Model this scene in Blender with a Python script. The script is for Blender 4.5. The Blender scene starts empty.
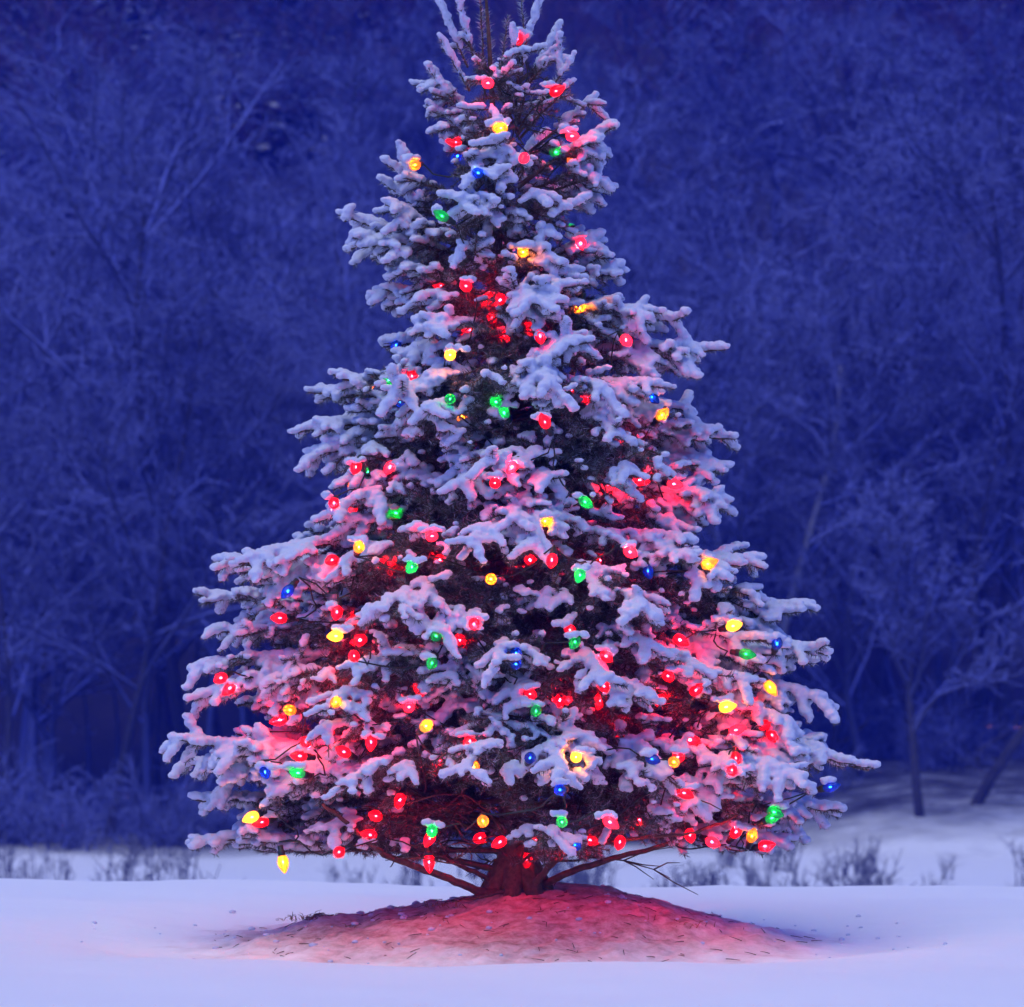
import bpy, math, random
import numpy as np
from mathutils import Vector, noise as mnoise
from mathutils.bvhtree import BVHTree

R = np.random.RandomState(7)
random.seed(7)
rad = math.radians
sc = bpy.context.scene
COL = sc.collection
D = 8.0           # camera to tree axis, metres
F = 3200.0        # focal length in pixels
CH = 0.5          # camera height above the tree foot
def P(px, py, dist=D):
    return np.array([(px-512)/F*dist, dist-D, CH+(700-py)/F*dist])

# ------------------------------------------------------------------ helpers
def mesh_np(name, verts, faces, mat=None, smooth=True, cols=None):
    """faces: int array (n,3) or (n,4)"""
    verts = np.ascontiguousarray(verts, dtype=np.float32); faces = np.ascontiguousarray(faces, dtype=np.int32)
    me = bpy.data.meshes.new(name)
    k = faces.shape[1]
    me.vertices.add(len(verts)); me.vertices.foreach_set('co', verts.ravel())
    me.loops.add(faces.size); me.loops.foreach_set('vertex_index', faces.ravel())
    me.polygons.add(len(faces)); me.polygons.foreach_set('loop_start', np.arange(0, faces.size, k, dtype=np.int32))
    me.update(calc_edges=True); me.validate()
    me.polygons.foreach_set('use_smooth', np.full(len(me.polygons), smooth))
    if cols is not None:
        a = me.attributes.new('Col', 'FLOAT', 'POINT')
        a.data.foreach_set('value', np.asarray(cols, dtype=np.float32))
    if mat: me.materials.append(mat)
    return me
def link(name, me, parent=None, loc=(0,0,0)):
    o = bpy.data.objects.new(name, me); COL.objects.link(o); o.location = loc
    if parent: o.parent = parent
    return o
def tag(o, label=None, cat=None, group=None, kind=None):
    if label: o['label'] = label
    if cat: o['category'] = cat
    if group: o['group'] = group
    if kind: o['kind'] = kind
    return o
def empty(name, loc=(0,0,0), rz=0):
    o = bpy.data.objects.new(name, None); COL.objects.link(o); o.location = loc
    o.rotation_euler = (0,0,rz); o.empty_display_size = .1
    return o

class Tubes:
    """gathers tapered tubes along polylines; built as one mesh"""
    def __init__(s): s.v=[]; s.f=[]; s.n=0
    def add(s, pts, r, sides=5):
        pts = np.asarray(pts, float); n = len(pts)
        r = np.asarray(r, float)*np.ones(n)
        t = np.gradient(pts, axis=0); t /= (np.linalg.norm(t, axis=1)[:,None]+1e-9)
        up = np.array([0,0,1.0]) if abs(t[:,2]).mean() < .8 else np.array([1.0,0,0])
        u = np.cross(t, up); u /= (np.linalg.norm(u,axis=1)[:,None]+1e-9)
        w = np.cross(t, u)
        a = np.arange(sides)/sides*2*math.pi
        ring = pts[:,None,:] + r[:,None,None]*(np.cos(a)[None,:,None]*u[:,None,:]+np.sin(a)[None,:,None]*w[:,None,:])
        s.v.append(ring.reshape(-1,3))
        i = np.arange(n-1)[:,None]*sides; j = np.arange(sides)[None,:]; j2 = (j+1)%sides
        q = np.stack([i+j, i+j2, i+sides+j2, i+sides+j], -1).reshape(-1,4)+s.n
        s.f.append(q); s.n += n*sides
    def mesh(s, name, mat): return mesh_np(name, np.concatenate(s.v), np.concatenate(s.f), mat)

# ------------------------------------------------------------------ materials
def newmat(name):
    m = bpy.data.materials.new(name); m.use_nodes = True
    nt = m.node_tree; b = nt.nodes['Principled BSDF']; return m, nt, b
def ramp(nt, fac, stops):
    r = nt.nodes.new('ShaderNodeValToRGB'); e = r.color_ramp.elements
    e[0].position, e[0].color = stops[0][0], (*stops[0][1],1); e[1].position, e[1].color = stops[-1][0], (*stops[-1][1],1)
    for p_, c_ in stops[1:-1]:
        x = e.new(p_); x.color = (*c_,1)
    nt.links.new(fac, r.inputs[0]); return r.outputs[0]
def noise_n(nt, scale, detail=4, coord='Object', rough=.6, vec=None):
    t = nt.nodes.new('ShaderNodeTexNoise'); t.inputs['Scale'].default_value = scale
    t.inputs['Detail'].default_value = detail; t.inputs['Roughness'].default_value = rough
    if vec is None:
        c = nt.nodes.new('ShaderNodeTexCoord'); vec = c.outputs[coord]
    nt.links.new(vec, t.inputs['Vector']); return t.outputs['Fac']
def bump(nt, b, h, strength, dist):
    n = nt.nodes.new('ShaderNodeBump'); n.inputs['Strength'].default_value = strength; n.inputs['Distance'].default_value = dist
    nt.links.new(h, n.inputs['Height']); nt.links.new(n.outputs[0], b.inputs['Normal'])

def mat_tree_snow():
    m, nt, b = newmat('dimmed_snow')
    b.inputs['Base Color'].default_value = (.58,.61,.76,1); b.inputs['Roughness'].default_value = .75  # white snow darkened and blued, standing in for dim dusk light
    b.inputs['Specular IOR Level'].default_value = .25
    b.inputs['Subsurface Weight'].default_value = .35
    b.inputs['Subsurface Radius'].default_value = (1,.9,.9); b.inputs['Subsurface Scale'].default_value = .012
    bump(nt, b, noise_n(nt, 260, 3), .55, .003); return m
def mat_needles():
    m, nt, b = newmat('frosted_needles')
    a = nt.nodes.new('ShaderNodeAttribute'); a.attribute_name = 'Col'
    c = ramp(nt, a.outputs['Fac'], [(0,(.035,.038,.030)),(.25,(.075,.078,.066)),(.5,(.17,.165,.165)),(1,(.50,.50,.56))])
    nt.links.new(c, b.inputs['Base Color']); b.inputs['Roughness'].default_value = .6
    return m
def mat_bark(name, c1, c2, sc_=60, fr=None):
    m, nt, b = newmat(name)
    f = noise_n(nt, sc_, 5)
    c = ramp(nt, f, [(.3,c1),(.7,c2)])
    if fr:  # frost caught on the upper side of the wood
        g = nt.nodes.new('ShaderNodeNewGeometry'); s = nt.nodes.new('ShaderNodeSeparateXYZ'); nt.links.new(g.outputs['Normal'], s.inputs[0])
        mr = nt.nodes.new('ShaderNodeMapRange'); mr.inputs[1].default_value=-.1; mr.inputs[2].default_value=.5
        nt.links.new(s.outputs[2], mr.inputs[0])
        mx = nt.nodes.new('ShaderNodeMix'); mx.data_type='RGBA'; nt.links.new(mr.outputs[0], mx.inputs[0])
        nt.links.new(c, mx.inputs[6]); mx.inputs[7].default_value = (*fr,1); c = mx.outputs[2]
    nt.links.new(c, b.inputs['Base Color']); b.inputs['Roughness'].default_value = .85
    bump(nt, b, f, .6, .004); return m
def mat_flat(name, col, rough=.5, spec=.5):
    m, nt, b = newmat(name); 
    f = noise_n(nt, 90, 2)
    c = ramp(nt, f, [(.3,tuple(x*.8 for x in col)),(.7,col)]); nt.links.new(c, b.inputs['Base Color'])
    b.inputs['Roughness'].default_value = rough; b.inputs['Specular IOR Level'].default_value = spec; return m
def mat_bulb(name, glass, emit, strength):
    m, nt, b = newmat(name)
    nt.nodes.remove(b); out = nt.nodes['Material Output']
    e = nt.nodes.new('ShaderNodeEmission'); e.inputs[0].default_value = (*emit,1); e.inputs[1].default_value = strength
    p = nt.nodes.new('ShaderNodeBsdfPrincipled'); p.inputs['Base Color'].default_value = (*glass,1); p.inputs['Roughness'].default_value = .12
    tr = nt.nodes.new('ShaderNodeBsdfTransparent'); tr.inputs[0].default_value = (*glass,1)
    mx = nt.nodes.new('ShaderNodeMixShader'); mx.inputs[0].default_value = .30
    nt.links.new(p.outputs[0], mx.inputs[1]); nt.links.new(tr.outputs[0], mx.inputs[2])
    ad = nt.nodes.new('ShaderNodeAddShader'); nt.links.new(mx.outputs[0], ad.inputs[0]); nt.links.new(e.outputs[0], ad.inputs[1])
    nt.links.new(ad.outputs[0], out.inputs[0]); return m
def mat_emit(name, col, s):
    m, nt, b = newmat(name); b.inputs['Base Color'].default_value=(*col,1)
    b.inputs['Emission Color'].default_value=(*col,1); b.inputs['Emission Strength'].default_value=s; return m

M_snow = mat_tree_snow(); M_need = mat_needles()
M_bark = mat_bark('spruce_bark', (.045,.028,.020),(.13,.085,.060), 70)
M_twig = mat_bark('spruce_twig', (.06,.036,.026),(.14,.085,.06), 90)
M_cable = mat_flat('cable_green', (.008,.018,.012), .45)
BULBS = {}   # per colour states of the glass: dim, normal, hot, boosted for far-side and added inner reds; each with its filament
for k_, gc, ec, es, fc, fs in [('r',(.85,.014,.03),(1,.004,.016),.17,(1,.30,.30),700),('y',(.95,.36,.03),(1,.24,.006),.26,(1,.60,.13),380),
                               ('g',(.02,.45,.10),(.02,1,.22),.018,(.3,1,.5),80),('b',(.012,.06,.34),(.01,.08,1),.006,(.20,.62,1),80)]:
    for j_, (ke, kf, kw) in enumerate([(.45,.5,0),(1.0,1.0,.0),(2.6,1.6,.10 if k_=='y' else .02),(1.0,3.0,0)]):
        e2 = tuple(min(1,c_+kw*((.5,.9,.12) if k_=='y' else (.5,.6,1.6))[n_]) for n_,c_ in enumerate(ec))
        BULBS[k_+str(j_)] = (mat_bulb('bulb_glass',gc,e2,es*ke), mat_emit('bulb_filament',fc,fs*kf))
CNAME = {'r':'red','y':'yellow','g':'green','b':'blue'}

# ------------------------------------------------------------------ crown outline (pixel row, left edge, right edge)
prof = [(-30,468,500),(0,440,540),(40,446,548),(75,424,572),(100,425,598),(140,412,600),(180,385,606),(215,350,600),(250,358,605),
 (290,375,622),(330,375,675),(360,335,700),(385,322,705),(435,305,733),(470,310,735),(505,320,728),(535,292,700),(560,225,755),(595,192,790),
 (630,205,818),(665,195,824),(700,200,818),(740,174,822),(770,174,855),(800,185,850),(830,192,825),(850,240,790),(868,330,700)]
PZ = np.array([CH+(700-p[0])/400 for p in prof])[::-1]
PL = np.array([(512-p[1])/400 for p in prof])[::-1]
PR = np.array([(p[2]-512)/400 for p in prof])[::-1]
def env(z, az):
    l = np.interp(z, PZ, PL); r = np.interp(z, PZ, PR); c = math.cos(az)
    w = .5+.5*math.copysign(abs(c)**.8, c)
    rr = r*w+l*(1-w)
    if z < .75 and math.sin(az) < 0: rr *= 1-.12*abs(math.sin(az))
    if .95 < z: rr *= .955
    return max(.03, rr)

# ------------------------------------------------------------------ spruce: skeleton
twigs = []   # (pts, r0, r1, needle_from, inner_fraction_at_points, snow_scale)
def smooth_noise(p, s=3.0, off=0.0): return mnoise.noise(Vector((p[0]*s+off, p[1]*s, p[2]*s)))

def add_twig(pts, r0, r1, need, snow):
    if r0 < .0034 and np.min(np.array(pts)[:,2]) < (.10 if abs(pts[-1][0])<.33 and pts[-1][1]<.1 else .115): return
    twigs.append((np.array(pts), r0, r1, need, snow))

def finger(p0, d, length, r0, need, snow, sag=.0, up=.0, n=None):
    d = np.array(d)/np.linalg.norm(d)
    n = n or max(3, int(length/.022)+1)
    t = np.linspace(0,1,n)[:,None]
    side = np.cross(d,(0,0,1.0)); side /= np.linalg.norm(side)+1e-6
    bend = R.uniform(-.12,.12)*length
    pts = np.array(p0)+d*length*t + side*bend*t**2 + np.array([0,0,1.0])*(-sag*length*t**1.5 + up*length*t**3)
    pts += R.normal(0, .0016, pts.shape)*t
    add_twig(pts, r0, r0*.45, need, snow)
    return pts, d

def bough(z_tip, az, L=None, slope=None, drop=None, dens=1.0, key=False, gap=True):
    Renv = env(z_tip, az)
    if L is None: L = Renv
    h = np.clip((z_tip-.1)/2.15, 0, 1)
    if slope is None: slope = np.interp(h, [0,.15,.5,.8,1],[-.02,.10,.28,.62,1.3])+R.uniform(-.12,.12)
    if drop is None: drop = np.interp(h,[0,.3,.6,1],[.02,.24,.28,.05])+R.uniform(-.08,.10)+.26*max(0,-math.sin(az))*(1-.5*h)*min(1,h/.15)
    n = max(6, int(L/.03)); t = np.linspace(0,1,n)
    rise = L*(slope*t - drop*t**2 + .05*t**4)
    z0 = z_tip-rise[-1]
    if z0 < .05:
        z0 = .05+R.uniform(0,.05); rise = rise*((z_tip-z0)/(rise[-1] if abs(rise[-1])>1e-3 else 1e-3)) if abs(rise[-1])>.02 else (z_tip-z0)*t**1.4
    if h < .12: rise = rise + .07*L*np.sin(t*math.pi)*R.uniform(.3,1.2)
    o = np.array([math.cos(az), math.sin(az), 0]); q = np.array([-math.sin(az), math.cos(az), 0])
    sw = R.uniform(-.10,.10)*L
    pts = o[None]*(.01+L*t)[:,None] + q[None]*(sw*np.sin(t*2.4)-sw*math.sin(2.4)*t)[:,None]
    pts[:,2] = z0+rise
    pts[:,0] += .008*np.sin(z0*4)
    pts += R.normal(0,.003,pts.shape)*t[:,None]
    rr = .0035+.0065*L
    add_twig(pts, rr, .0024, .22, 1.15)
    s = .16*L+R.uniform(0,.02)
    while s < L*.985:
        f = s/L
        i = min(n-2, int(f*(n-1))); fr = f*(n-1)-i
        p = pts[i]*(1-fr)+pts[i+1]*fr; tan = pts[i+1]-pts[i]; tan /= np.linalg.norm(tan)
        side = np.cross(tan,(0,0,1.0)); side /= np.linalg.norm(side); upv = np.cross(side, tan)
        for sg in (-1,1):
            if R.rand() > .93*dens: continue
            ll = min(.42*(L-s)+.055, .60*s+.03, .27)*R.uniform(.65,1.15)
            if f > .85: ll = R.uniform(.045,.075)
            an = R.uniform(rad(38),rad(62)); roll = R.normal(-.20,.42)
            d = tan*math.cos(an)+(side*sg*math.cos(roll)+upv*math.sin(roll))*math.sin(an)
            inner = f < .45
            lp, dd = finger(p, d, ll, .0030 if ll>.08 else .0022, .15 if inner else .02, (.25 if f<.35 else .9) , sag=R.uniform(.05,.48), up=R.uniform(0,.16))
            if ll > .075:
                s2 = ll*.28
                while s2 < ll*.93:
                    j = min(len(lp)-2, int(s2/ll*(len(lp)-1))); p2 = lp[j]
                    td = lp[j+1]-lp[j]; td/=np.linalg.norm(td)
                    sd = np.cross(td,(0,0,1.0)); sd/=np.linalg.norm(sd)+1e-6
                    for g2 in (-1,1):
                        if R.rand()>.80: continue
                        l2 = min(.5*(ll-s2)+.025,.085)*R.uniform(.6,1.15)
                        a2 = R.uniform(rad(35),rad(60)); rz = R.normal(-.05,.35)
                        finger(p2, td*math.cos(a2)+(sd*g2*math.cos(rz)+np.array([0,0,math.sin(rz)]))*math.sin(a2), l2, .0017, .3 if f<.3 else .0, (.2 if f<.35 else .8), sag=R.uniform(.0,.35), up=R.uniform(0,.12), n=4)
                    s2 += R.uniform(.028,.042)
        # odd vertical sprout
        if R.rand() < .16 and f>.35:
            finger(p, tan*.6+upv*R.choice([-1,1])*1.0+side*R.uniform(-.4,.4), R.uniform(.03,.07), .002, .0, .8)
        s += R.uniform(.034,.050)

# key boughs that give the outline its tips: pixel of tip, azimuth
KEY_L = [(420,60),(425,100),(388,182),(350,214),(352,240),(378,292),(386,345),(320,385),(305,432),(308,462),(328,505),(294,536),(224,562),(192,594),(208,632),(192,668),(194,700),(174,738),(176,765),(184,800),(192,836),(236,846)]
KEY_R = [(556,48),(596,92),(604,132),(606,180),(602,235),(620,268),(624,298),(680,325),(712,350),(700,410),(732,434),(735,466),(732,503),(762,562),(758,590),(812,606),(824,654),(820,698),(816,740),(860,768),(842,812),(786,846)]
for lst, base in ((KEY_L, math.pi), (KEY_R, 0.0)):
    for px, py in lst:
        az = base + R.uniform(-.25,.25)
        x = abs(px-512)/400
        bough(CH+(700-py)/400-.005, az, L=(x-.014)/math.cos(az-base), key=True)
# the rest, spread round the trunk in loose whorls
z = .22; k = 0
while z < 2.12:
    nb = int(np.interp(z,[.15,.8,1.5,2.1],[8,7,6,4]))
    a0 = R.uniform(0,6.28)
    for i in range(nb):
        az = a0 + i*2*math.pi/nb + R.uniform(-.25,.25)
        zt = z+R.uniform(-.05,.05)
        front = math.sin(az) < -.2
        L = env(zt, az)*R.uniform(.74,.97 if front else .93)
        bough(zt, az, L=L)
    z += np.interp(z,[.15,1,2.1],[.098,.098,.085])
# short inner boughs that fill the middle
for i in range(84):
    zt = .30+1.8*R.rand()**1.2; az = R.uniform(-math.pi,0) if i%4 else R.uniform(0,math.pi)
    bough(zt, az, L=env(zt,az)*R.uniform(.38,.72), dens=.85)
for i in range(22):
    zt = 1.05+.95*i/21; az = -math.pi/2+R.uniform(-.75,.75)
    bough(zt, az, L=env(zt,az)*R.uniform(.55,.92))
for i in range(64):
    zt = .24+1.05*R.rand(); az = -math.pi/2+R.uniform(-1.25,1.25)
    bough(zt, az, L=env(zt,az)*R.uniform(.55,.93), dens=.95)
for i in range(44):
    zt = .22+.8*R.rand(); az = math.pi/2+R.uniform(-1.4,1.4)
    bough(zt, az, L=env(zt,az)*R.uniform(.35,.65), dens=1.0)
for i in range(5):   # short boughs low round the stem
    az = -math.pi/2+R.uniform(-1.3,1.3); zt=R.uniform(.10,.22); bough(zt, az, L=R.uniform(.18,.40), slope=.25)
# upright shoots at the top: base pixel, tip pixel
TOPS=[]
for (bx,by,tx,ty,dy) in [(485,95,478,-48,0),(468,70,434,-6,-.03),(474,62,452,-10,-.05),(520,62,546,-8,-.04),(522,75,528,-14,.03),(560,98,556,42,-.04),(500,80,506,10,.05),
                     (470,95,440,45,-.05),(505,110,520,38,-.08),(540,105,575,62,-.05),(455,105,428,70,-.02),(535,70,560,22,.03),(490,60,492,0,.06),(410,178,398,150,-.04),(345,222,352,210,0)]:
    p0 = P(bx,by); p1 = P(tx,ty); p0[1]=dy; p1[1]=dy*1.6
    d = p1-p0; finger(p0, d, np.linalg.norm(d), .0032, .0, .80)
    TOPS.append(len(twigs)-1)
# trunk
tz = np.linspace(-.08, 2.32, 40)
tp = np.stack([.008*np.sin(tz*4)+np.interp(tz,[0,.4,2.3],[.012,.01,-.07]), .006*np.cos(tz*5), tz], 1)
tr = np.interp(tz, [-.08,.0,.06,.3,1,1.75,2.0,2.32],[.095,.075,.055,.046,.034,.013,.007,.003])
T = Tubes(); T.add(tp, tr, 12)
for i in range(7):   # root flare and stub branches
    a = i*.9+R.uniform(-.2,.2)
    T.add([(.012+.03*math.cos(a),.03*math.sin(a),.09),(.012+.08*math.cos(a),.08*math.sin(a),.01),(.012+.15*math.cos(a),.15*math.sin(a),-.04)],[.03,.025,.01],6)
spruce = empty('spruce_tree')
tag(spruce, 'snow-covered spruce hung with lit coloured bulbs, standing on a bare mound in the snow', 'tree')
link('trunk', T.mesh('trunk', M_bark), spruce)
# bare lower limbs
B = Tubes()
def limb(pix, r0, r1, dy=0, dy1=None):
    pts = np.array([P(x,y) for x,y in pix]); m = len(pts)
    pts[:,1] = np.linspace(dy, dy1 if dy1 is not None else dy, m)
    tt = np.linspace(0,m-1,m*5); q_ = np.stack([np.interp(tt,range(m),pts[:,c]) for c in range(3)],1)
    for _ in range(3): q_[1:-1] = (q_[:-2]+2*q_[1:-1]+q_[2:])/4
    q_ += R.normal(0,.0012,q_.shape)
    B.add(q_, np.linspace(r0,r1,len(q_)), 7); return q_
limb([(500,892),(478,889),(450,876),(415,862),(385,850),(368,832),(350,815),(330,800)], .012,.004,-.05,-.35)
limb([(505,888),(486,893),(455,896)], .006,.002,-.08,-.2)
limb([(500,885),(470,868),(430,850),(400,836),(380,826)], .007,.003,-.02,-.2)
limb([(540,885),(575,868),(610,856),(650,846),(690,830),(730,812)], .010,.003,-.02,-.25)
limb([(535,880),(560,850),(600,838),(640,832),(690,826)], .009,.003,-.1,-.4)
for i in range(22):
    a = R.uniform(0,6.28); L_ = R.uniform(.2,.5); z0 = R.uniform(.05,.22)
    n_=10; t_=np.linspace(0,1,n_)
    pts=np.stack([.012+math.cos(a)*(L_*t_+.02), math.sin(a)*(L_*t_+.02), z0+R.uniform(-.03,.16)*t_+.05*np.sin(t_*3)],1)+R.normal(0,.004,(n_,3))
    B.add(pts, np.linspace(.004,.0010,n_),5)
    for j in range(6):
        p_=pts[R.randint(3,n_)]; d_=np.array([math.cos(a+R.uniform(-1,1)),math.sin(a+R.uniform(-1,1)),R.uniform(-.6,.4)])*R.uniform(.04,.14)
        B.add([p_,p_+d_*.5+R.normal(0,.006,3),p_+d_],[.002,.0016,.0008],4)
link('bare_limbs', B.mesh('bare_limbs', M_bark), spruce)

# ---- needles and snow lumps
print('twigs', len(twigs), 'len', sum(np.linalg.norm(np.diff(t[0],axis=0),axis=1).sum() for t in twigs))
W = Tubes()
NP, ND, NK = [], [], []      # needle roots, directions, frost value
SC, SR = [], []              # snow lump centres, radii
for ti_, (pts, r0, r1, need, snow) in enumerate(twigs):
    W.add(pts, np.linspace(r0,r1,len(pts)), 4)
    seg = np.linalg.norm(np.diff(pts,axis=0),axis=1); L = seg.sum(); cum = np.concatenate([[0],np.cumsum(seg)])
    tan = np.gradient(pts,axis=0); tan /= np.linalg.norm(tan,axis=1)[:,None]+1e-9
    rax = math.hypot(pts[-1][0],pts[-1][1]); az = math.atan2(pts[-1][1],pts[-1][0])
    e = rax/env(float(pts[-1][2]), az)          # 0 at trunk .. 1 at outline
    back = pts[-1][1] > .25
    dn = 1/.0009 if not back else 1/.0020
    if e < .45: dn *= .75
    m = int(L*(1-need)*dn)
    if m > 0:
        u = need+(1-need)*R.rand(m)**.9; s = u*L
        c = np.stack([np.interp(s,cum,pts[:,a]) for a in range(3)],1); tt = np.stack([np.interp(s,cum,tan[:,a]) for a in range(3)],1)
        rv = R.normal(0,1,(m,3)); rv -= (rv*tt).sum(1)[:,None]*tt; rv /= np.linalg.norm(rv,axis=1)[:,None]+1e-9
        rv[:,2] *= np.where(rv[:,2]<0,.8,1)
        ang = R.uniform(.75,1.4,m)
        d = tt*np.cos(ang)[:,None]+rv*np.sin(ang)[:,None]
        ln = R.uniform(.014,.0225,m)*(1-.35*(u>.93))
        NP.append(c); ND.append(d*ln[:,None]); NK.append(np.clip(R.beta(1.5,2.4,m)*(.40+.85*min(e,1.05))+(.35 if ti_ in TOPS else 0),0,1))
    # snow
    sp = .0092 if not back else .017
    ks = int(L/sp)+1
    s = np.linspace(0,L,ks)
    for q in s:
        c = np.array([np.interp(q,cum,pts[:,a]) for a in range(3)])
        ec = math.hypot(c[0],c[1])/env(float(c[2]), az)
        cov = smooth_noise(c, 7.0, 3.1)*.8+smooth_noise(c, 24, 9.)*.75+ (ec-.52)*2.2 + (snow-.75)*.7
        if cov < .42: continue
        steep = 0
        rd = (.0058+.0054*min(max(cov,0),1))*(.78+.44*R.rand())*(.75+.35*snow)
        if q > L-.012: rd *= .85
        if c[2] > 1.95: rd *= .72
        if back: rd *= 1.3
        SC.append(c+np.array([R.normal(0,.002),R.normal(0,.002),rd*.62+.0035])); SR.append(rd)
SC = np.array(SC); SR = np.array(SR)
NP = np.concatenate(NP); ND = np.concatenate(ND); NK = np.concatenate(NK)
print('lumps', len(SC), 'needles', len(NP))

def ico_dirs(sub=1):
    import bmesh
    bm = bmesh.new(); bmesh.ops.create_icosphere(bm, subdivisions=sub, radius=1.0)
    v = np.array([x.co[:] for x in bm.verts]); f = np.array([[y.index for y in x.verts] for x in bm.faces]); bm.free(); return v,f
iv, if_ = ico_dirs(2); i1v, i1f = ico_dirs(1)
def snow_mesh(SC, SR, vox, final=True):
    v = (SC[:,None,:]+iv[None]*SR[:,None,None]*np.array([1.30,1.30,.86])).reshape(-1,3)
    f = (if_[None]+(np.arange(len(SC))*len(iv))[:,None,None]).reshape(-1,3)
    raw = link('tmp', mesh_np('tmp', v, f))
    md = raw.modifiers.new('r','REMESH'); md.mode='VOXEL'; md.voxel_size=vox; md.use_smooth_shade=True
    if final:
        md = raw.modifiers.new('s','SMOOTH'); md.iterations=2; md.factor=.5
        for nm_, ns_, st_ in (('lump',.014,.008),('grain',.0055,.0045)):
            tx = bpy.data.textures.new(nm_,'CLOUDS'); tx.noise_scale=ns_; tx.noise_depth=2
            md = raw.modifiers.new(nm_,'DISPLACE'); md.texture=tx; md.strength=st_; md.mid_level=.5; md.texture_coords='LOCAL'
    dg = bpy.context.evaluated_depsgraph_get(); ev = raw.evaluated_get(dg)
    sm = bpy.data.meshes.new_from_object(ev); sm.name='snow_cover'
    bpy.data.objects.remove(raw)
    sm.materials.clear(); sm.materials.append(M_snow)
    nv = len(sm.vertices); sv = np.empty(nv*3, np.float32); sm.vertices.foreach_get('co', sv)
    return sm, sv.reshape(-1,3)
sm, sv = snow_mesh(SC, SR, .009, False)

# ------------------------------------------------------------------ strings of bulbs
BP = """518 39 r;488 83 r;556 91 r;572 136 r;501 128 y;556 152 g;415 165 y;478 173 b;442 216 g;523 252 y;581 243 r;456 142 r;524 158 r;
441 286 r;466 286 r;487 298 r;492 318 r;580 308 y;540 336 r;504 336 r;626 340 r;450 355 y;396 345 b;389 380 g;412 376 r;400 402 b;461 416 y;450 399 g;496 402 g;504 413 g;
572 390 r;582 400 r;652 397 b;662 415 y;545 422 r;617 440 r;356 467 r;390 467 r;512 467 r;495 483 r;608 485 r;674 484 r;396 513 g;585 502 g;545 521 y;432 536 r;
359 547 y;352 508 r;334 503 r;332 560 r;412 567 g;491 579 y;552 560 r;580 575 g;648 571 b;708 564 y;630 552 r;288 591 b;280 618 r;337 612 r;336 636 y;354 656 r;436 636 g;432 663 g;
474 624 r;516 653 b;516 664 b;570 630 r;606 656 r;575 642 g;733 626 y;746 654 g;777 644 b;770 687 y;221 678 r;230 688 r;336 702 y;290 710 y;
409 707 r;426 726 y;306 742 r;371 742 r;300 756 r;344 752 r;536 711 g;530 694 r;604 686 r;668 676 r;696 690 r;726 707 y;772 735 r;765 725 r;736 758 r;732 770 r;
474 767 y;470 741 r;530 758 b;265 772 b;298 773 g;652 759 b;674 762 y;684 793 r;576 757 y;678 757 r;830 787 b;252 817 y;262 822 r;376 816 r;483 821 y;432 831 g;562 822 g;
610 822 r;736 832 r;772 818 g;774 812 g;712 842 r;765 846 r;752 836 y;339 852 r;429 862 r;527 859 r;283 862 y;575 845 b;560 790 b;736 730 r;660 860 r""".replace('\n','').split(';')
BP = [(float(a.split()[0]), float(a.split()[1]), a.split()[2]) for a in BP]
BP = [b for b in BP if b[:2] != (660.,860.)]
bv = BVHTree.FromPolygons([tuple(x) for x in sv.tolist()], [tuple(p.vertices) for p in sm.polygons])
CAM = np.array([0,-D,CH])
bulbs = []
for px, py, c in BP:
    d = P(px,py)-CAM; d/=np.linalg.norm(d)
    hit = bv.ray_cast(Vector(CAM), Vector(d))[0]
    z = P(px,py)[2]; x = P(px,py)[0]
    re = env(float(z), math.pi if x<0 else 0)
    ysurf = -math.sqrt(max(.0, re*re-x*x))*.92
    if py > 855: ysurf = -.05 if 500<px<560 else -.35
    if hit is not None: y = min(max(hit.y, ysurf-.02), ysurf+.16 if c!='r' else ysurf+.24)
    else: y = ysurf
    if hit is not None and hit.y < y: pass
    if hit is not None: y = min(y, hit.y) if hit.y < 0 else y
    if py>855 and 270<px<440: y=-.35
    dist = (y-.002)+D
    bulbs.append((P(px,py,dist), c))
nfront = len(bulbs)
# lights on the far side, then extra red bulbs added deep inside for glow
zz = .3
while zz < 1.9:
    for i in range(3):
        az = R.uniform(.25,math.pi-.25)
        re = env(zz,az)*.86
        bulbs.append((np.array([re*math.cos(az), re*math.sin(az), zz+R.uniform(-.06,.06)]), R.choice(list('rrrygb'))))
    zz += .20
for (px,py,dd) in [(420,690,-.28),(330,730,-.3),(560,640,-.25),(600,700,-.35),(690,740,-.3),(500,300,-.12),(480,480,-.2),(390,560,-.3),(640,480,-.2),(560,400,-.15),(680,640,-.3),(440,760,-.4),(530,560,-.25),(280,720,-.2),(360,640,-.3),(640,820,-.2),(400,800,-.3),(745,700,-.1),(535,840,-.16),(590,840,-.25),(480,838,-.2),(300,690,-.15),(350,700,-.3),(270,750,-.12),(430,700,-.35),(620,740,-.3),(660,700,-.25),(720,760,-.15),(560,700,-.4),(400,650,-.3),(470,330,-.05),(530,330,-.1),(600,560,-.2),(440,560,-.2),(350,620,-.15),(460,640,-.3),(430,838,-.40),(620,842,-.35),(565,845,-.30),(690,835,-.3),(370,835,-.3),(500,842,-.35)]:  # extra red bulbs added to redden the inner crown and the mound
    zz_=P(px,py)[2]; re=env(float(zz_),-math.pi/2)
    bulbs.append((P(px,py,D+max(dd,-re*.42) if py<830 else D+dd),'r'))

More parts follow.
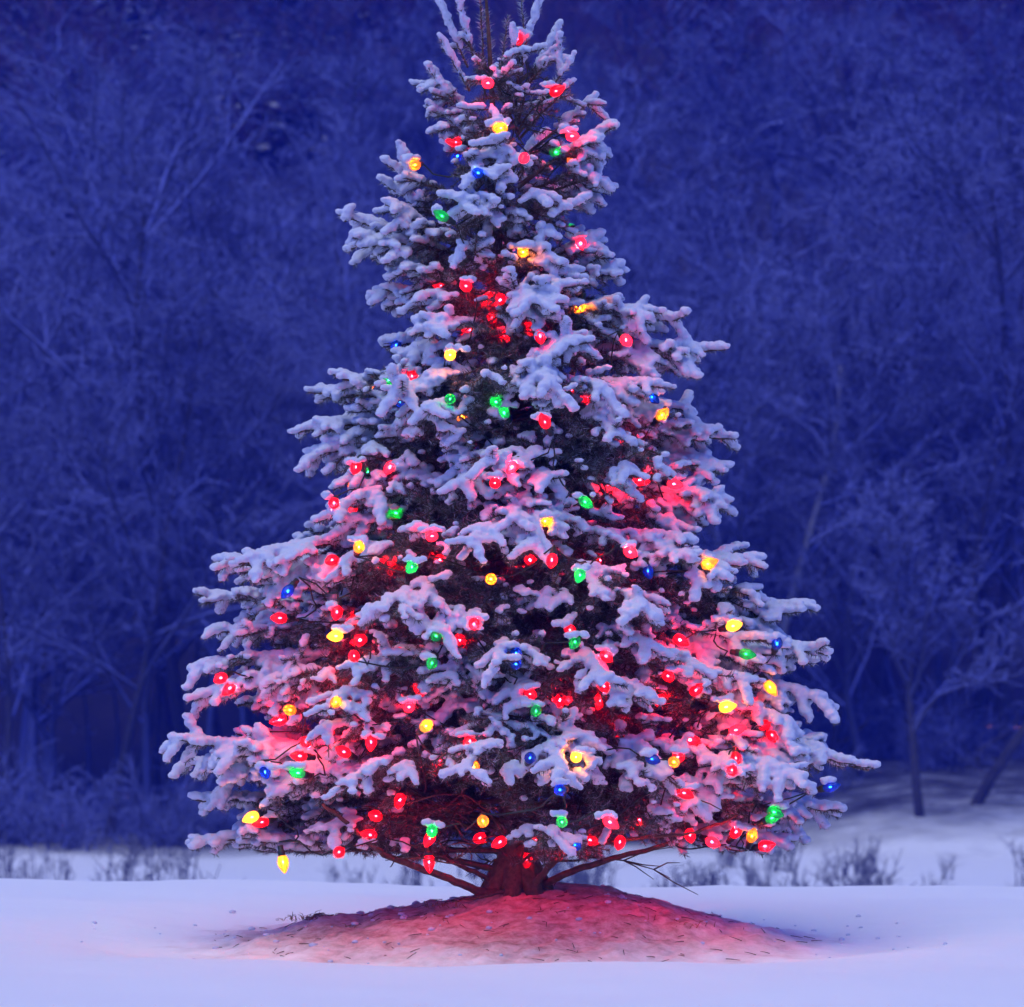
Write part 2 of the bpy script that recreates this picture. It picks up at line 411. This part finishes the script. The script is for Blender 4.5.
# bulbs melt the snow off themselves: clear lumps of needles right at the glass
BC = np.array([b[0] for b in bulbs])
ec_, er_ = [], []
for i_, (c_, k_) in enumerate(bulbs[:nfront]):   # snow caps caught on top of many of the bulbs
    if R.rand() < .62 and c_[2] > .16:
        sx = R.uniform(-.012,.012)
        for q_ in range(R.randint(5,10)):
            ec_.append(c_+[sx+R.normal(0,.012), R.uniform(-.012,.022), R.uniform(.012,.022)]); er_.append(R.uniform(.007,.011))
bpy.data.meshes.remove(sm)
sm, sv = snow_mesh(np.concatenate([SC,np.array(ec_)]), np.concatenate([SR,np.array(er_)]), .0042)
print('snow faces', len(sm.polygons))
snow_o = link('snow_cover', sm, spruce)
keep = np.ones(len(NP), bool)
for c in BC[:nfront]:
    dd = NP-c; keep &= ((dd**2).sum(1) > .016**2)
    # a needle standing straight out over the glass
    out = c/np.linalg.norm(c*[1,1,0]+1e-9); out[2]=0
    al = dd@out; pr = dd-al[:,None]*out; keep &= ~((al>0)&(al<.05)&((pr**2).sum(1)<.015**2))
NP=NP[keep]; ND=ND[keep]; NK=NK[keep]
# remove snow verts that bury a bulb (push them off the glass)
for c in BC:
    d_ = sv-c; ds = np.sqrt((d_**2).sum(1)); mk = ds < .015
    if mk.any(): sv[mk] = c + d_[mk]/np.maximum(ds[mk],1e-4)[:,None]*.0155
    mk2 = (sv[:,1] < c[1]) & (sv[:,1] > c[1]-.035) & (np.hypot(sv[:,0]-c[0]-.003, sv[:,2]-c[2]+.004) < .0095)
    sv[mk2,1] = c[1]+.012
sm.vertices.foreach_set('co', sv.ravel()); sm.update()

# needles mesh: a slim blade each
n = len(NP); sidev = np.cross(ND, R.normal(0,1,(n,3))); sidev /= np.linalg.norm(sidev,axis=1)[:,None]+1e-12
wd = .0012
vv = np.stack([NP-sidev*wd, NP+sidev*wd, NP+ND], 1).reshape(-1,3)
crown = link('crown', W.mesh('crown', M_twig), spruce)
cv = np.concatenate(W.v); cf = np.concatenate(W.f)
off = len(cv)
me = bpy.data.meshes.new('crown')
av = np.concatenate([cv, vv]).astype(np.float32)
nq, ntri = len(cf), n
me.vertices.add(len(av)); me.vertices.foreach_set('co', av.ravel())
loops = np.concatenate([cf.ravel(), np.arange(n*3)+off]).astype(np.int32)
me.loops.add(len(loops)); me.loops.foreach_set('vertex_index', loops)
me.polygons.add(nq+ntri)
me.polygons.foreach_set('loop_start', np.concatenate([np.arange(nq)*4, nq*4+np.arange(ntri)*3]).astype(np.int32))
me.update(calc_edges=True)
me.polygons.foreach_set('material_index', np.concatenate([np.zeros(nq), np.ones(ntri)]).astype(np.int32))
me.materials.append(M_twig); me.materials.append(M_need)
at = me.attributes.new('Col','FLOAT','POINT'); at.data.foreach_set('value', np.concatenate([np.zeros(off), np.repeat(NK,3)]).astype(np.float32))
crown.data = me

# bulb mesh (pointed glass, flame shape), pointing along +Z; base at -.024
def lathe(name, prof_, seg, mat):
    vs=[]; fs=[]
    for i,(r,z_) in enumerate(prof_):
        for j in range(seg):
            a=j/seg*2*math.pi; vs.append((r*math.cos(a), r*math.sin(a), z_))
    for i in range(len(prof_)-1):
        for j in range(seg):
            fs.append((i*seg+j, i*seg+(j+1)%seg, (i+1)*seg+(j+1)%seg, (i+1)*seg+j))
    return mesh_np(name, np.array(vs), np.array(fs), mat)
gl = [(.0095,-.020),(.0135,-.014),(.0162,-.005),(.0166,.004),(.0145,.013),(.0100,.022),(.0050,.030),(.0004,.034)]
sk = [(.0002,-.050),(.0080,-.049),(.0088,-.046),(.0088,-.034),(.0112,-.033),(.0112,-.019),(.0092,-.017),(.0002,-.0168)]
glass = {k: lathe('bulb_'+CNAME[k[0]], gl, 12, BULBS[k][0]) for k in BULBS}
fil = {k: lathe('filament_'+CNAME[k[0]], [(.0003,-.004),(.0022,-.002),(.0022,.002),(.0003,.004)], 6, BULBS[k][1]) for k in BULBS}
sock = lathe('socket', sk, 10, M_cable)
bands = [(1.62,9,'light string wound round the narrow top of the spruce'),
         (1.22,1.62,'light string draped below the tree top, round the upper crown'),
         (.93,1.22,'light string across the middle of the spruce crown'),
         (.68,.93,'light string round the wide part of the crown, just below its middle'),
         (.50,.68,'light string through the lower crown with many red bulbs among dark boughs'),
         (.30,.50,'light string laid over the broad lowest snowy boughs'),
         (-1,.30,'lowest light string, hanging under the bottom boughs near the trunk')]
for lo, hi, lab in bands:
    idx = [i for i in range(len(bulbs)) if lo <= bulbs[i][0][2] < hi]
    cen = np.mean([bulbs[i][0] for i in idx],axis=0)
    root = empty('light_string', (0,0,lo if lo>0 else 0)); base = np.array(root.location)
    tag(root, lab, 'light string', 'coloured light strings on the spruce')
    # walk from bulb to nearest bulb
    left = sorted(idx, key=lambda i: bulbs[i][0][0]); order=[left.pop(0)]
    while left:
        c = bulbs[order[-1]][0]; jn = min(left, key=lambda i: np.linalg.norm(bulbs[i][0]-c)); left.remove(jn); order.append(jn)
    path = []; prev=None
    for i in order:
        c, k = bulbs[i]
        out = np.array([c[0], c[1], 0]); out /= np.linalg.norm(out)+1e-9
        if c[2] < .12 or (k=='y' and c[2]<.14) : dirv = np.array([R.uniform(-.2,.2),-.1,-1.0])
        else: dirv = out*R.uniform(.4,1.1)+np.array([R.uniform(-.8,.8),R.uniform(-.8,.0) if i<nfront else 0,R.uniform(-1.0,.7)])
        dirv /= np.linalg.norm(dirv)
        kk = k+str(R.choice([0,1,1,2]) if k in 'ry' else R.choice([0,1,2]))
        if i >= nfront and k=='r': kk='r3' if c[2]>.19 else 'r1'
        b = link('bulb', glass[kk], root, c-base); b.scale=(.82,.82,.82)
        b.rotation_mode='QUATERNION'; b.rotation_quaternion = Vector(dirv).to_track_quat('Z','Y'); b['label'] = CNAME[k]+' bulb'
        s_ = link('socket', sock, b); f_ = link('filament', fil[kk], b)
        tail = c-dirv*.049
        if prev is not None:
            g = np.linalg.norm(tail-prev)
            if True:
                m = max(6,int(g/.02)); t_ = np.linspace(0,1,m)[:,None]
                inward = -np.array([tail[0]+prev[0], tail[1]+prev[1],0])/2; inward/= np.linalg.norm(inward)+1e-9
                pp = prev*(1-t_)+tail*t_+ (inward*min(.10,.32*g) + np.array([0,0,-.12*g]))*np.sin(t_*math.pi)
                pp += np.array([R.uniform(-.012,.012),0,R.uniform(-.012,.012)])*np.sin(t_*2*math.pi*2)
                path.append((pp-base)[:-1])
        prev = tail
    # loose dangling end
    path.append(np.array([prev, prev+[.01,.01,-.03], prev+[.02,.03,-.05], prev+[.01,.06,-.06]])-base)
    CT = Tubes(); CT.add(np.concatenate(path), .0021, 6)
    link('cable', CT.mesh('cable', M_cable), root)

# ------------------------------------------------------------------ ground
def fbm(x, y, s, o=0): return mnoise.fractal(Vector((x*s+o, y*s-o, o)), 1.0, 2.0, 4)
def ground_z(x, y):
    r = math.hypot(x/1.08, y)
    z = -.055 + .02*fbm(x,y,.5,3.) + .009*fbm(x,y,2.0,7.)*(1 if abs(y)<8 else 0)
    z -= .020*max(0,min(y,5)-.3)
    z += -.055*math.exp(-((r-.78)/.30)**2)*(.8-.2*math.tanh((y-.2)/.3))
    z += .018*math.exp(-(r/.52)**4) + .066*math.exp(-(((x-.13)/.34)**2+(y/.30)**2)**1.1)
    nf = mnoise.fractal(Vector((x*9,y*6,2.)),1.,2.,4)
    if r < .85: z += (.014*nf+.006*mnoise.noise(Vector((x*22,y*22,5.)))+.004*mnoise.noise(Vector((x*55,y*55,9.))))*min(1,(.85-r)/.25)
    if y > 1.2 and x<0: z += .03*min(1,(y-1.2))*min(1,-x/1.0)
    if y > 2: z -= 1.85*(1/(1+math.exp(-(y-7)/1.6))-1/(1+math.exp(5/1.6)))
    # far bank: higher on the right
    if y > 30:
        z += .10*fbm(x,y,.12,1.)
        side = 1/(1+math.exp(-(x-4)/1.0))
        st = 47-7*side
        if y > st:
            t = y-st
            z += (1.5*side*(1-math.exp(-t/8))) + max(0,t-4)*.02
        if y > 58:
            t = y-58; z += .50*t*min(1,t/12) + 1.2*fbm(x,y,.05,5.)*min(1,t/15)
    return z
def axis(segs):
    out=[]
    for a,b,s in segs: out += list(np.arange(a,b,s))
    return np.array(out+[segs[-1][1]])
def sheet(name, xs, ys, mat):
    v=[(x,y,ground_z(x,y)) for y in ys for x in xs]; nx=len(xs)
    f=[(j*nx+i,j*nx+i+1,(j+1)*nx+i+1,(j+1)*nx+i) for j in range(len(ys)-1) for i in range(nx-1)]
    return link(name, mesh_np(name, np.array(v), np.array(f), mat))
def mat_ground():
    m, nt, b = newmat('snow_field')
    co = nt.nodes.new('ShaderNodeTexCoord').outputs['Object']
    mp = nt.nodes.new('ShaderNodeVectorMath'); mp.operation='MULTIPLY'; mp.inputs[1].default_value=(.93,1.0,0); nt.links.new(co, mp.inputs[0])
    ln = nt.nodes.new('ShaderNodeVectorMath'); ln.operation='LENGTH'; nt.links.new(mp.outputs[0], ln.inputs[0])
    nz = noise_n(nt, 5, 6, vec=co, rough=.65)
    a = nt.nodes.new('ShaderNodeMath'); a.operation='MULTIPLY_ADD'; a.inputs[1].default_value=.55; nt.links.new(nz, a.inputs[0]); nt.links.new(ln.outputs['Value'], a.inputs[2])
    mr = nt.nodes.new('ShaderNodeMapRange'); mr.inputs[1].default_value=.72; mr.inputs[2].default_value=1.06; nt.links.new(a.outputs[0], mr.inputs[0])
    n2 = noise_n(nt, 28, 6, vec=co, rough=.7)
    earth = ramp(nt, n2, [(.28,(.20,.10,.095)),(.46,(.50,.31,.32)),(.64,(.70,.54,.58))])
    mx = nt.nodes.new('ShaderNodeMix'); mx.data_type='RGBA'; nt.links.new(mr.outputs[0], mx.inputs[0]); nt.links.new(earth, mx.inputs[6]); mx.inputs[7].default_value=(.88,.89,.92,1)
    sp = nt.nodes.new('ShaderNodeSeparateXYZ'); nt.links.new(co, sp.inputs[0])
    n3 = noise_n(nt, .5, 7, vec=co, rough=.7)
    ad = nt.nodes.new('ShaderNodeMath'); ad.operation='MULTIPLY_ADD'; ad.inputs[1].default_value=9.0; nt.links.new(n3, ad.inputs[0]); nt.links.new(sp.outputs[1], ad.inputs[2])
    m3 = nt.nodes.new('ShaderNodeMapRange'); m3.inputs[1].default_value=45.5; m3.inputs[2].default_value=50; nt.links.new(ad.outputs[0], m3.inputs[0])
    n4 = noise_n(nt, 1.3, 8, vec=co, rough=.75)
    brush_shade = ramp(nt, n4, [(.40,(.04,.04,.06)),(.54,(.13,.135,.20)),(.70,(.42,.45,.58))])  # undergrowth patches, darkened also for the wood's shade on the bank
    m4 = nt.nodes.new('ShaderNodeMix'); m4.data_type='RGBA'; nt.links.new(m3.outputs[0], m4.inputs[0]); nt.links.new(mx.outputs[2], m4.inputs[6]); nt.links.new(brush_shade, m4.inputs[7]); mx = m4
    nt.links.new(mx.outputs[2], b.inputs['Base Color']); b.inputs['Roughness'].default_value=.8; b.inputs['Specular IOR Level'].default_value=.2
    h1 = noise_n(nt, 45, 7, vec=co, rough=.78)
    bump(nt, b, h1, .40, .008); return m
M_ground = mat_ground()
def mat_hill():
    m, nt, b = newmat('wooded_hill')
    f = noise_n(nt, .22, 8, rough=.72)
    c = ramp(nt, f, [(.38,(.012,.010,.016)),(.54,(.032,.024,.034)),(.64,(.07,.07,.12)),(.72,(.35,.37,.5))])
    nt.links.new(c, b.inputs['Base Color']); b.inputs['Roughness'].default_value=.95; return m
M_hill = mat_hill()
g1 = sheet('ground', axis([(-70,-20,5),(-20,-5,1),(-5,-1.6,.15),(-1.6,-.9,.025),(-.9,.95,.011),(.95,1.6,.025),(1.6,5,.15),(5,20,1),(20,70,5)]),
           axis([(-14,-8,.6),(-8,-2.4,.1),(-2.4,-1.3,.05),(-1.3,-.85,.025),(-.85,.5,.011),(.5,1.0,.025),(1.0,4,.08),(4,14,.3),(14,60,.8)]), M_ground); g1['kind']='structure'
g2 = sheet('hillside', axis([(-90,90,2.5)]), axis([(60,140,1.5)]), M_hill); g2['kind']='structure'

# grass tufts
M_straw = mat_flat('dry_straw', (.30,.17,.09), .8)
def tuft(n, h, spread):
    t = Tubes()
    for i in range(n):
        a = R.uniform(0,6.28); b0 = np.array([R.normal(0,spread),R.normal(0,spread*.5),-.01]); l = h*R.uniform(.4,1)
        d = np.array([math.cos(a)*.6, math.sin(a)*.6, R.uniform(.3,1)])
        t.add([b0, b0+d*l*.5+[0,0,l*.15], b0+d*l*[1.3,1.3,.8]], [.0014,.001,.0004], 3)
    return t
for (px,py,nn,h,s,lab) in [(318,917,60,.035,.035,'small tuft of dry grass left of the mound'),(292,921,40,.03,.03,'leftmost tuft of dry grass poking through thin snow'),
        (360,926,25,.02,.03,'sparse dry stubble at the left foot of the mound'),(690,925,14,.035,.03,'few curled dry stalks on the right flank of the mound'),
        (640,917,8,.03,.02,'thin dry twigs right of the mound top'),(560,912,12,.03,.02,'short dry stalks in front of the trunk'),(455,905,30,.03,.05,'dry litter of stalks just left of the trunk')]:
    x = (px-512)/400; y0 = -.1
    # find ground point on the sight line
    for y in np.arange(-.9,1.2,.01):
        dist=y+D; x=(px-512)/F*dist
        if ground_z(x,y) >= CH+(700-py)/F*dist: y0=y; break
    o = link('grass_tuft', tuft(nn,h,s).mesh('grass_tuft', M_straw), loc=(x,y0,ground_z(x,y0)))
    tag(o, lab, 'grass tuft', 'dry grass tufts round the mound')

def clods():
    V=[];Fs=[];n_=0
    for i in range(170):
        a=R.uniform(0,6.28); r=.22+.85*R.rand()**1.3; x=r*math.cos(a)*1.05; y=r*math.sin(a); q=.0028+.0075*R.rand()**2.2
        vv_=i1v*np.array([q*1.2,q,q*.7])*(1+R.normal(0,.12,(len(i1v),1)))+np.array([x,y,ground_z(x,y)+q*.25]); V.append(vv_); Fs.append(i1f+n_); n_+=len(i1v)
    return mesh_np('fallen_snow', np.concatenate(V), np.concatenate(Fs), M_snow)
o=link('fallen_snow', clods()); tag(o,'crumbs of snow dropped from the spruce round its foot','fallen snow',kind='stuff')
def litter():
    t=Tubes()
    for i in range(220):
        a=R.uniform(0,6.28); r=.08+.62*R.rand()**.8; x=r*math.cos(a)*1.1; y=r*math.sin(a); l=R.uniform(.008,.035); b_=R.uniform(0,6.28)
        z_=ground_z(x,y)+.003; x2=x+l*math.cos(b_); y2=y+l*math.sin(b_)
        t.add([(x,y,z_),((x+x2)/2,(y+y2)/2,(z_+ground_z(x2,y2)+.003)/2+.0006),(x2,y2,ground_z(x2,y2)+.003)],[.0012,.001,.0006],3)
    return t.mesh('needle_litter', M_twig)
o=link('needle_litter', litter()); tag(o,'fallen twigs and needles scattered on the mound under the spruce','litter',kind='stuff')
# ------------------------------------------------------------------ wood behind
M_fr = mat_bark('blued_frost_branch', (.025,.025,.038),(.06,.06,.10), 6, fr=(.19,.22,.66))  # frost on the upper side; its strong blue stands in for dusk air
M_dk = mat_bark('dark_trunk', (.022,.020,.024),(.06,.05,.055), 8)
M_pale = mat_bark('pale_trunk', (.10,.10,.14),(.20,.20,.28), 5)
M_red = mat_bark('reddish_branch', (.09,.035,.03),(.17,.08,.07), 6, fr=(.13,.08,.16))
def bare_tree(h, seed, lean=0., spread=.5, r=.11, levels=4, start=.25, fork=None):
    rs = np.random.RandomState(seed); tk = Tubes(); br = Tubes()
    def grow(p, d, L, rr, lv, tub):
        n = 6; pts=[p]; dd=d.copy()
        for i in range(n):
            dd = dd+rs.normal(0,.11+.03*lv,3)+np.array([0,0,.03 if lv else .05]); dd/=np.linalg.norm(dd); pts.append(pts[-1]+dd*L/n)
        pts=np.array(pts); tub.add(pts, np.linspace(rr,rr*(.35 if lv else .3),n+1), 7 if lv==0 else (4 if lv<3 else 3))
        if lv>=levels: return
        nc = [11,7,6,3,3][lv] if lv<5 else 0
        for i in range(nc):
            f = rs.uniform(start if lv==0 else .2, 1.0); j=min(n-1,int(f*n)); q=pts[j]+(pts[j+1]-pts[j])*(f*n-j)
            t=pts[j+1]-pts[j]; t/=np.linalg.norm(t); sv_=rs.normal(0,1,3); sv_-=sv_@t*t; sv_/=np.linalg.norm(sv_)
            an=rs.uniform(.45,1.0)
            grow(q, t*math.cos(an)+sv_*math.sin(an)*[1,1,.7], L*rs.uniform(.38,.58)*(1.15-.4*f), max(.015,rr*(1-.6*f)*(.62 if lv==0 else .55)), lv+1, br)
    d0=np.array([lean,0,1.0]); d0/=np.linalg.norm(d0)
    if fork:
        grow(np.array([0,0,-.3]), d0, h*.28, r, 9, tk)
        p=np.array([d0[0]*h*.26,0,h*.25])
        for s_ in (-1,1): grow(p, np.array([s_*fork+lean,rs.uniform(-.1,.1),1.0]), h*.75, r*.72, 0, tk)
    else: grow(np.array([0,0,-.3]), d0, h, r, 0, tk)
    return tk, br
def protoT(args, mt, mb):
    tk, br = bare_tree(**args); return tk.mesh('trunk', mt), br.mesh('crown', mb)
protos = [protoT(dict(h=9.5,seed=1),M_dk,M_fr), protoT(dict(h=11,seed=2,r=.13),M_dk,M_fr), protoT(dict(h=8,seed=3,r=.09,start=.12),M_fr,M_fr),
          protoT(dict(h=10,seed=4,lean=.15),M_dk,M_fr), protoT(dict(h=7,seed=5,r=.07,start=.1),M_fr,M_fr)]
protos += [protoT(dict(h=8.5,seed=31,r=.10,levels=4,fork=.2),M_dk,M_fr), protoT(dict(h=9.5,seed=32,r=.15,levels=4,start=.3),M_dk,M_fr), protoT(dict(h=8,seed=33,r=.12,levels=4,lean=.2),M_fr,M_fr)]
protoR = [protoT(dict(h=9,seed=11,levels=4),M_dk,M_red), protoT(dict(h=10,seed=12,levels=4),M_dk,M_red)]
def place_tree(x, y, pr, label, group='frosted bare trees on the far bank', s=1.0, rz=None, name='bare_tree'):
    e = empty(name, (x,y,ground_z(x,y)-.05), R.uniform(0,6.28) if rz is None else rz); e.scale=(s,s,s)
    tag(e, label, 'tree', group)
    link('trunk', pr[0], e); link('crown', pr[1], e); return e
def at(px, dist): return (px-512)/F*dist
# the ones a viewer can single out
bt = protoT(dict(h=8.5,seed=21,r=.13,fork=.22,levels=4),M_pale,M_fr)
place_tree(at(775,56), 56-D, bt, 'pale forked bare tree rising just right of the spruce', 'bare trees one can single out', rz=0)
bt = protoT(dict(h=12,seed=22,r=.15,start=.3),M_dk,M_fr)
place_tree(at(190,60), 60-D, bt, 'straight dark trunk left of the spruce, halfway to the picture edge', 'bare trees one can single out')
bt = protoT(dict(h=5.5,seed=23,r=.11,lean=.45,levels=4,start=.35),M_dk,M_fr)
place_tree(at(965,53), 53-D, bt, 'dark bare tree leaning right on the snowy bank at the far right', 'bare trees one can single out', rz=0)
bt = protoT(dict(h=4.6,seed=27,r=.09,lean=-.28,levels=4,start=.35),M_dk,M_fr)
place_tree(at(922,52), 52-D, bt, 'small dark bare tree bending left on the snowy bank', 'bare trees one can single out', rz=0)
bt = protoT(dict(h=11,seed=25,r=.12,levels=4),M_dk,M_fr)
place_tree(at(972,64), 64-D, bt, 'tall upright dark trunk behind the leaning tree at right', 'bare trees one can single out')
place_tree(at(805,66), 66-D, bt, 'tall dark trunk close behind the pale forked tree', 'bare trees one can single out')
cnt=0
for dist, step, sc_ in [(57,46,.8),(62,50,.95),(68,46,1.05),(76,44,.85),(86,48,.8)]:
    px = -60+R.uniform(0,40)
    while px < 1090:
        d_ = dist+R.uniform(-2.5,2.5)
        if not (dist<60 and 880<px<960):
            place_tree(at(px,d_), d_-D, protos[R.randint(len(protos))], 'frost-covered bare tree in the blurred wood behind the spruce', s=sc_*R.uniform(.75,1.2))
        px += step*R.uniform(.6,1.4); cnt+=1
for dist, step in [(96,56),(106,56),(118,60)]:
    px = -60+R.uniform(0,40)
    while px < 1090:
        d_ = dist+R.uniform(-3,3)
        place_tree(at(px,d_), d_-D, protoR[R.randint(2)] if R.rand()<.8 else protos[R.randint(2)], 'hazy bare tree high on the dark hillside', 'bare trees high on the hillside', s=R.uniform(.8,1.1))
        px += step*R.uniform(.6,1.4); cnt+=1
print('bg trees', cnt)
# low frosted bushes along the edge of the wood
def bush_mesh(seed, h):
    rs=np.random.RandomState(seed); t=Tubes()
    for i in range(34):
        a=rs.uniform(0,6.28); sp=rs.uniform(.1,.9); p=np.array([rs.normal(0,.25),rs.normal(0,.25),-.05]); d=np.array([math.cos(a)*sp,math.sin(a)*sp,1.]); L=h*rs.uniform(.5,1)
        pts=[p]; 
        for j in range(5):
            d=d+rs.normal(0,.2,3)+[0,0,-.05]; d/=np.linalg.norm(d); pts.append(pts[-1]+d*L/5)
        t.add(pts, np.linspace(.016,.006,6),3)
        for j in range(9):
            k=rs.randint(1,6); q=pts[k]; e=d+rs.normal(0,.8,3); e/=np.linalg.norm(e); t.add([q,q+e*L*.15,q+e*L*.3+[0,0,-.03]],[.010,.008,.006],3)
    return t.mesh('bush', M_fr)
bm_ = [bush_mesh(s,1.5) for s in (1,2,3)]
for i,px in enumerate(np.arange(-40,1080,26)):
    d_ = R.uniform(51.5,60) if px<600 else R.uniform(56,64)
    s = R.uniform(.6,1.3)
    o=link('bush', bm_[i%3], loc=(at(px+R.uniform(-10,10),d_), d_-D, ground_z(at(px,d_),d_-D))); o.rotation_euler=(0,0,R.uniform(0,6)); o.scale=(s,s,s)
    tag(o,'frosted leafless bush along the foot of the wood','bush','frosted bushes along the foot of the wood')
# snow-laden conifers high on the hill
M_con = mat_bark('dark_conifer',(.015,.02,.02),(.04,.045,.045),8)
M_csnow = mat_flat('conifer_snow',(.62,.63,.7),.8)
def conifer(seed, h):
    rs=np.random.RandomState(seed); V=[];Fc=[];SV=[];SF=[]; n0=0; n1=0
    for z_ in np.arange(.6,h,.30):
        Rr=(h-z_)*.30+.1
        for a in np.arange(0,6.28,.45):
            a+=rs.uniform(-.2,.2); L=Rr*rs.uniform(.7,1.15); w=.18+.16*L; o=np.array([math.cos(a),math.sin(a)]); q=np.array([-o[1],o[0]])
            zz=z_+rs.uniform(-.1,.1); pts=[]
            for k_ in range(26):
                u=rs.uniform(.1,1); c=np.array([*(o*L*u+q*rs.normal(0,w*.4)), zz-.35*L*u+rs.normal(0,.07)])
                e=rs.normal(0,.13,(3,3)); V.append(c+e); Fc.append([n0,n0+1,n0+2]); n0+=3
            if rs.rand()<.42:
                c=np.array([*(o*L*.72), zz-.25*L+.10]); sv2=i1v*np.array([.34*L,.13+.05*L,.07])
                cs,sn=o; rot=np.stack([sv2[:,0]*cs-sv2[:,1]*sn, sv2[:,0]*sn+sv2[:,1]*cs, sv2[:,2]-sv2[:,0]*.3],1)*(1+rs.normal(0,.06,(len(i1v),1)))
                SV.append(c+rot); SF.append(i1f+n1); n1+=len(i1v)
    tk=Tubes(); tk.add([(0,0,-.3),(0,0,h*.5),(0,0,h)],[.16,.09,.02],8)
    return tk.mesh('trunk',M_dk), mesh_np('crown',np.concatenate(V),np.array(Fc),M_con,False), mesh_np('snow_load',np.concatenate(SV),np.concatenate(SF),M_csnow)
cons=[conifer(1,9),conifer(2,8)]
i=0
for px,d_ in [(20,104),(75,112),(130,107),(215,110),(265,104),(320,112),(380,118),(640,118),(715,108),(770,116),(850,120),(930,116),(1005,112),(-20,112),(450,122),(560,122),(160,120),(290,122),(700,124),(60,124),(980,126)]:
    e=empty('conifer',(at(px,d_),d_-D,ground_z(at(px,d_),d_-D)-.1),R.uniform(0,6)); s=R.uniform(.7,1.05); e.scale=(s,s,s)
    tag(e,'dark snow-laden conifer near the top of the hillside','tree','snow-laden conifers on the upper hillside')
    for nm,mm in zip(('trunk','crown','snow_load'),cons[i%2]): link(nm,mm,e)
    i+=1
# dry stalks standing in the lower field
M_weed = mat_bark('weed_stalk',(.06,.06,.10),(.14,.14,.22),9)
def weed(seed):
    rs=np.random.RandomState(seed); t=Tubes()
    for k_ in range(11):
        p=np.array([rs.normal(0,.09),rs.normal(0,.12),-.05]); l=rs.uniform(.25,.62); d=np.array([rs.normal(0,.22),rs.normal(0,.2),1.])
        t.add([p,p+d*l*.5,p+d*l+rs.normal(0,.03,3)],[.010,.008,.004],3)
        for q in range(3):
            b0=p+d*l*rs.uniform(.4,.95); t.add([b0,b0+[rs.normal(0,.08),rs.normal(0,.08),.10]],[.006,.004],3)
    return t.mesh('weed_clump',M_weed)
wm=[weed(s) for s in (1,2,3,4)]
for k_ in range(96):
    px=R.uniform(-20,1044); d_=R.uniform(30,47)
    x=at(px,d_); s=R.uniform(.6,1.25)
    o=link('weed_clump',wm[k_%4],loc=(x,d_-D,ground_z(x,d_-D))); o.scale=(s,s,s); o.rotation_euler=(0,0,R.uniform(0,6))
    tag(o,'clump of dark dry stalks in the blurred snow field behind the spruce','weeds','dry stalks in the snow field')

# ------------------------------------------------------------------ air
hb = bpy.data.meshes.new('haze'); x0,x1,y0,y1,z0,z1 = -95,95,-16,145,-4,50
hb.from_pydata([(x,y,z) for z in (z0,z1) for y in (y0,y1) for x in (x0,x1)],[],[(0,2,3,1),(4,5,7,6),(0,1,5,4),(2,6,7,3),(0,4,6,2),(1,3,7,5)])
hz = link('haze', hb); hz['kind']='stuff'; hz.display_type='WIRE'
m = bpy.data.materials.new('haze'); m.use_nodes=True; nt=m.node_tree; nt.nodes.clear()
o=nt.nodes.new('ShaderNodeOutputMaterial'); pv=nt.nodes.new('ShaderNodeVolumePrincipled'); nt.links.new(pv.outputs[0],o.inputs['Volume'])
pv.inputs['Color'].default_value=(.03,.07,.90,1); pv.inputs['Density'].default_value=.0024; pv.inputs['Anisotropy'].default_value=.0
hb.materials.append(m)

# ------------------------------------------------------------------ light, camera
w = bpy.data.worlds.new('World'); sc.world=w; w.use_nodes=True; nt=w.node_tree
bg=nt.nodes['Background']; sky=nt.nodes.new('ShaderNodeTexSky'); sky.sky_type='NISHITA'; sky.sun_disc=False
EL, ROT = 4.0, 20.0
sky.sun_elevation=rad(EL); sky.sun_rotation=rad(ROT); sky.ozone_density=6.0; sky.dust_density=.3; sky.air_density=1.0
mx=nt.nodes.new('ShaderNodeMix'); mx.data_type='RGBA'; mx.blend_type='MULTIPLY'; mx.inputs[0].default_value=1
mx.inputs[7].default_value=(.95,.55,1.0,1)
nt.links.new(sky.outputs[0],mx.inputs[6]); nt.links.new(mx.outputs[2],bg.inputs[0]); bg.inputs[1].default_value=.12
su=bpy.data.lights.new('afterglow_fill','SUN'); su.energy=.38; su.angle=rad(60); su.color=(.93,.92,.70)  # soft overhead fill added for the dusk afterglow, not aligned with the sky
so=bpy.data.objects.new('afterglow_fill',su); COL.objects.link(so)
so.rotation_euler=(rad(24),0,rad(-30))
cam=bpy.data.cameras.new('camera'); co=bpy.data.objects.new('camera',cam); COL.objects.link(co); sc.camera=co
co.location=(0,-D,CH); co.rotation_euler=(rad(90),0,0)
cam.sensor_fit='HORIZONTAL'; cam.sensor_width=36; cam.lens=F/1024*36; cam.shift_y=(700-503.5)/1024; cam.clip_end=1000
cam.dof.use_dof=True; cam.dof.focus_distance=D-.35; cam.dof.aperture_fstop=7.0
sc.view_settings.view_transform='Standard'; sc.view_settings.look='None'; sc.view_settings.exposure=2.42; sc.view_settings.gamma=1
c=sc.cycles; c.use_denoising=True; c.max_bounces=6; c.diffuse_bounces=3; c.glossy_bounces=2; c.transparent_max_bounces=8; c.volume_bounces=1; c.sample_clamp_indirect=4; c.use_adaptive_sampling=True; c.adaptive_threshold=.025; c.caustics_reflective=False; c.caustics_refractive=False
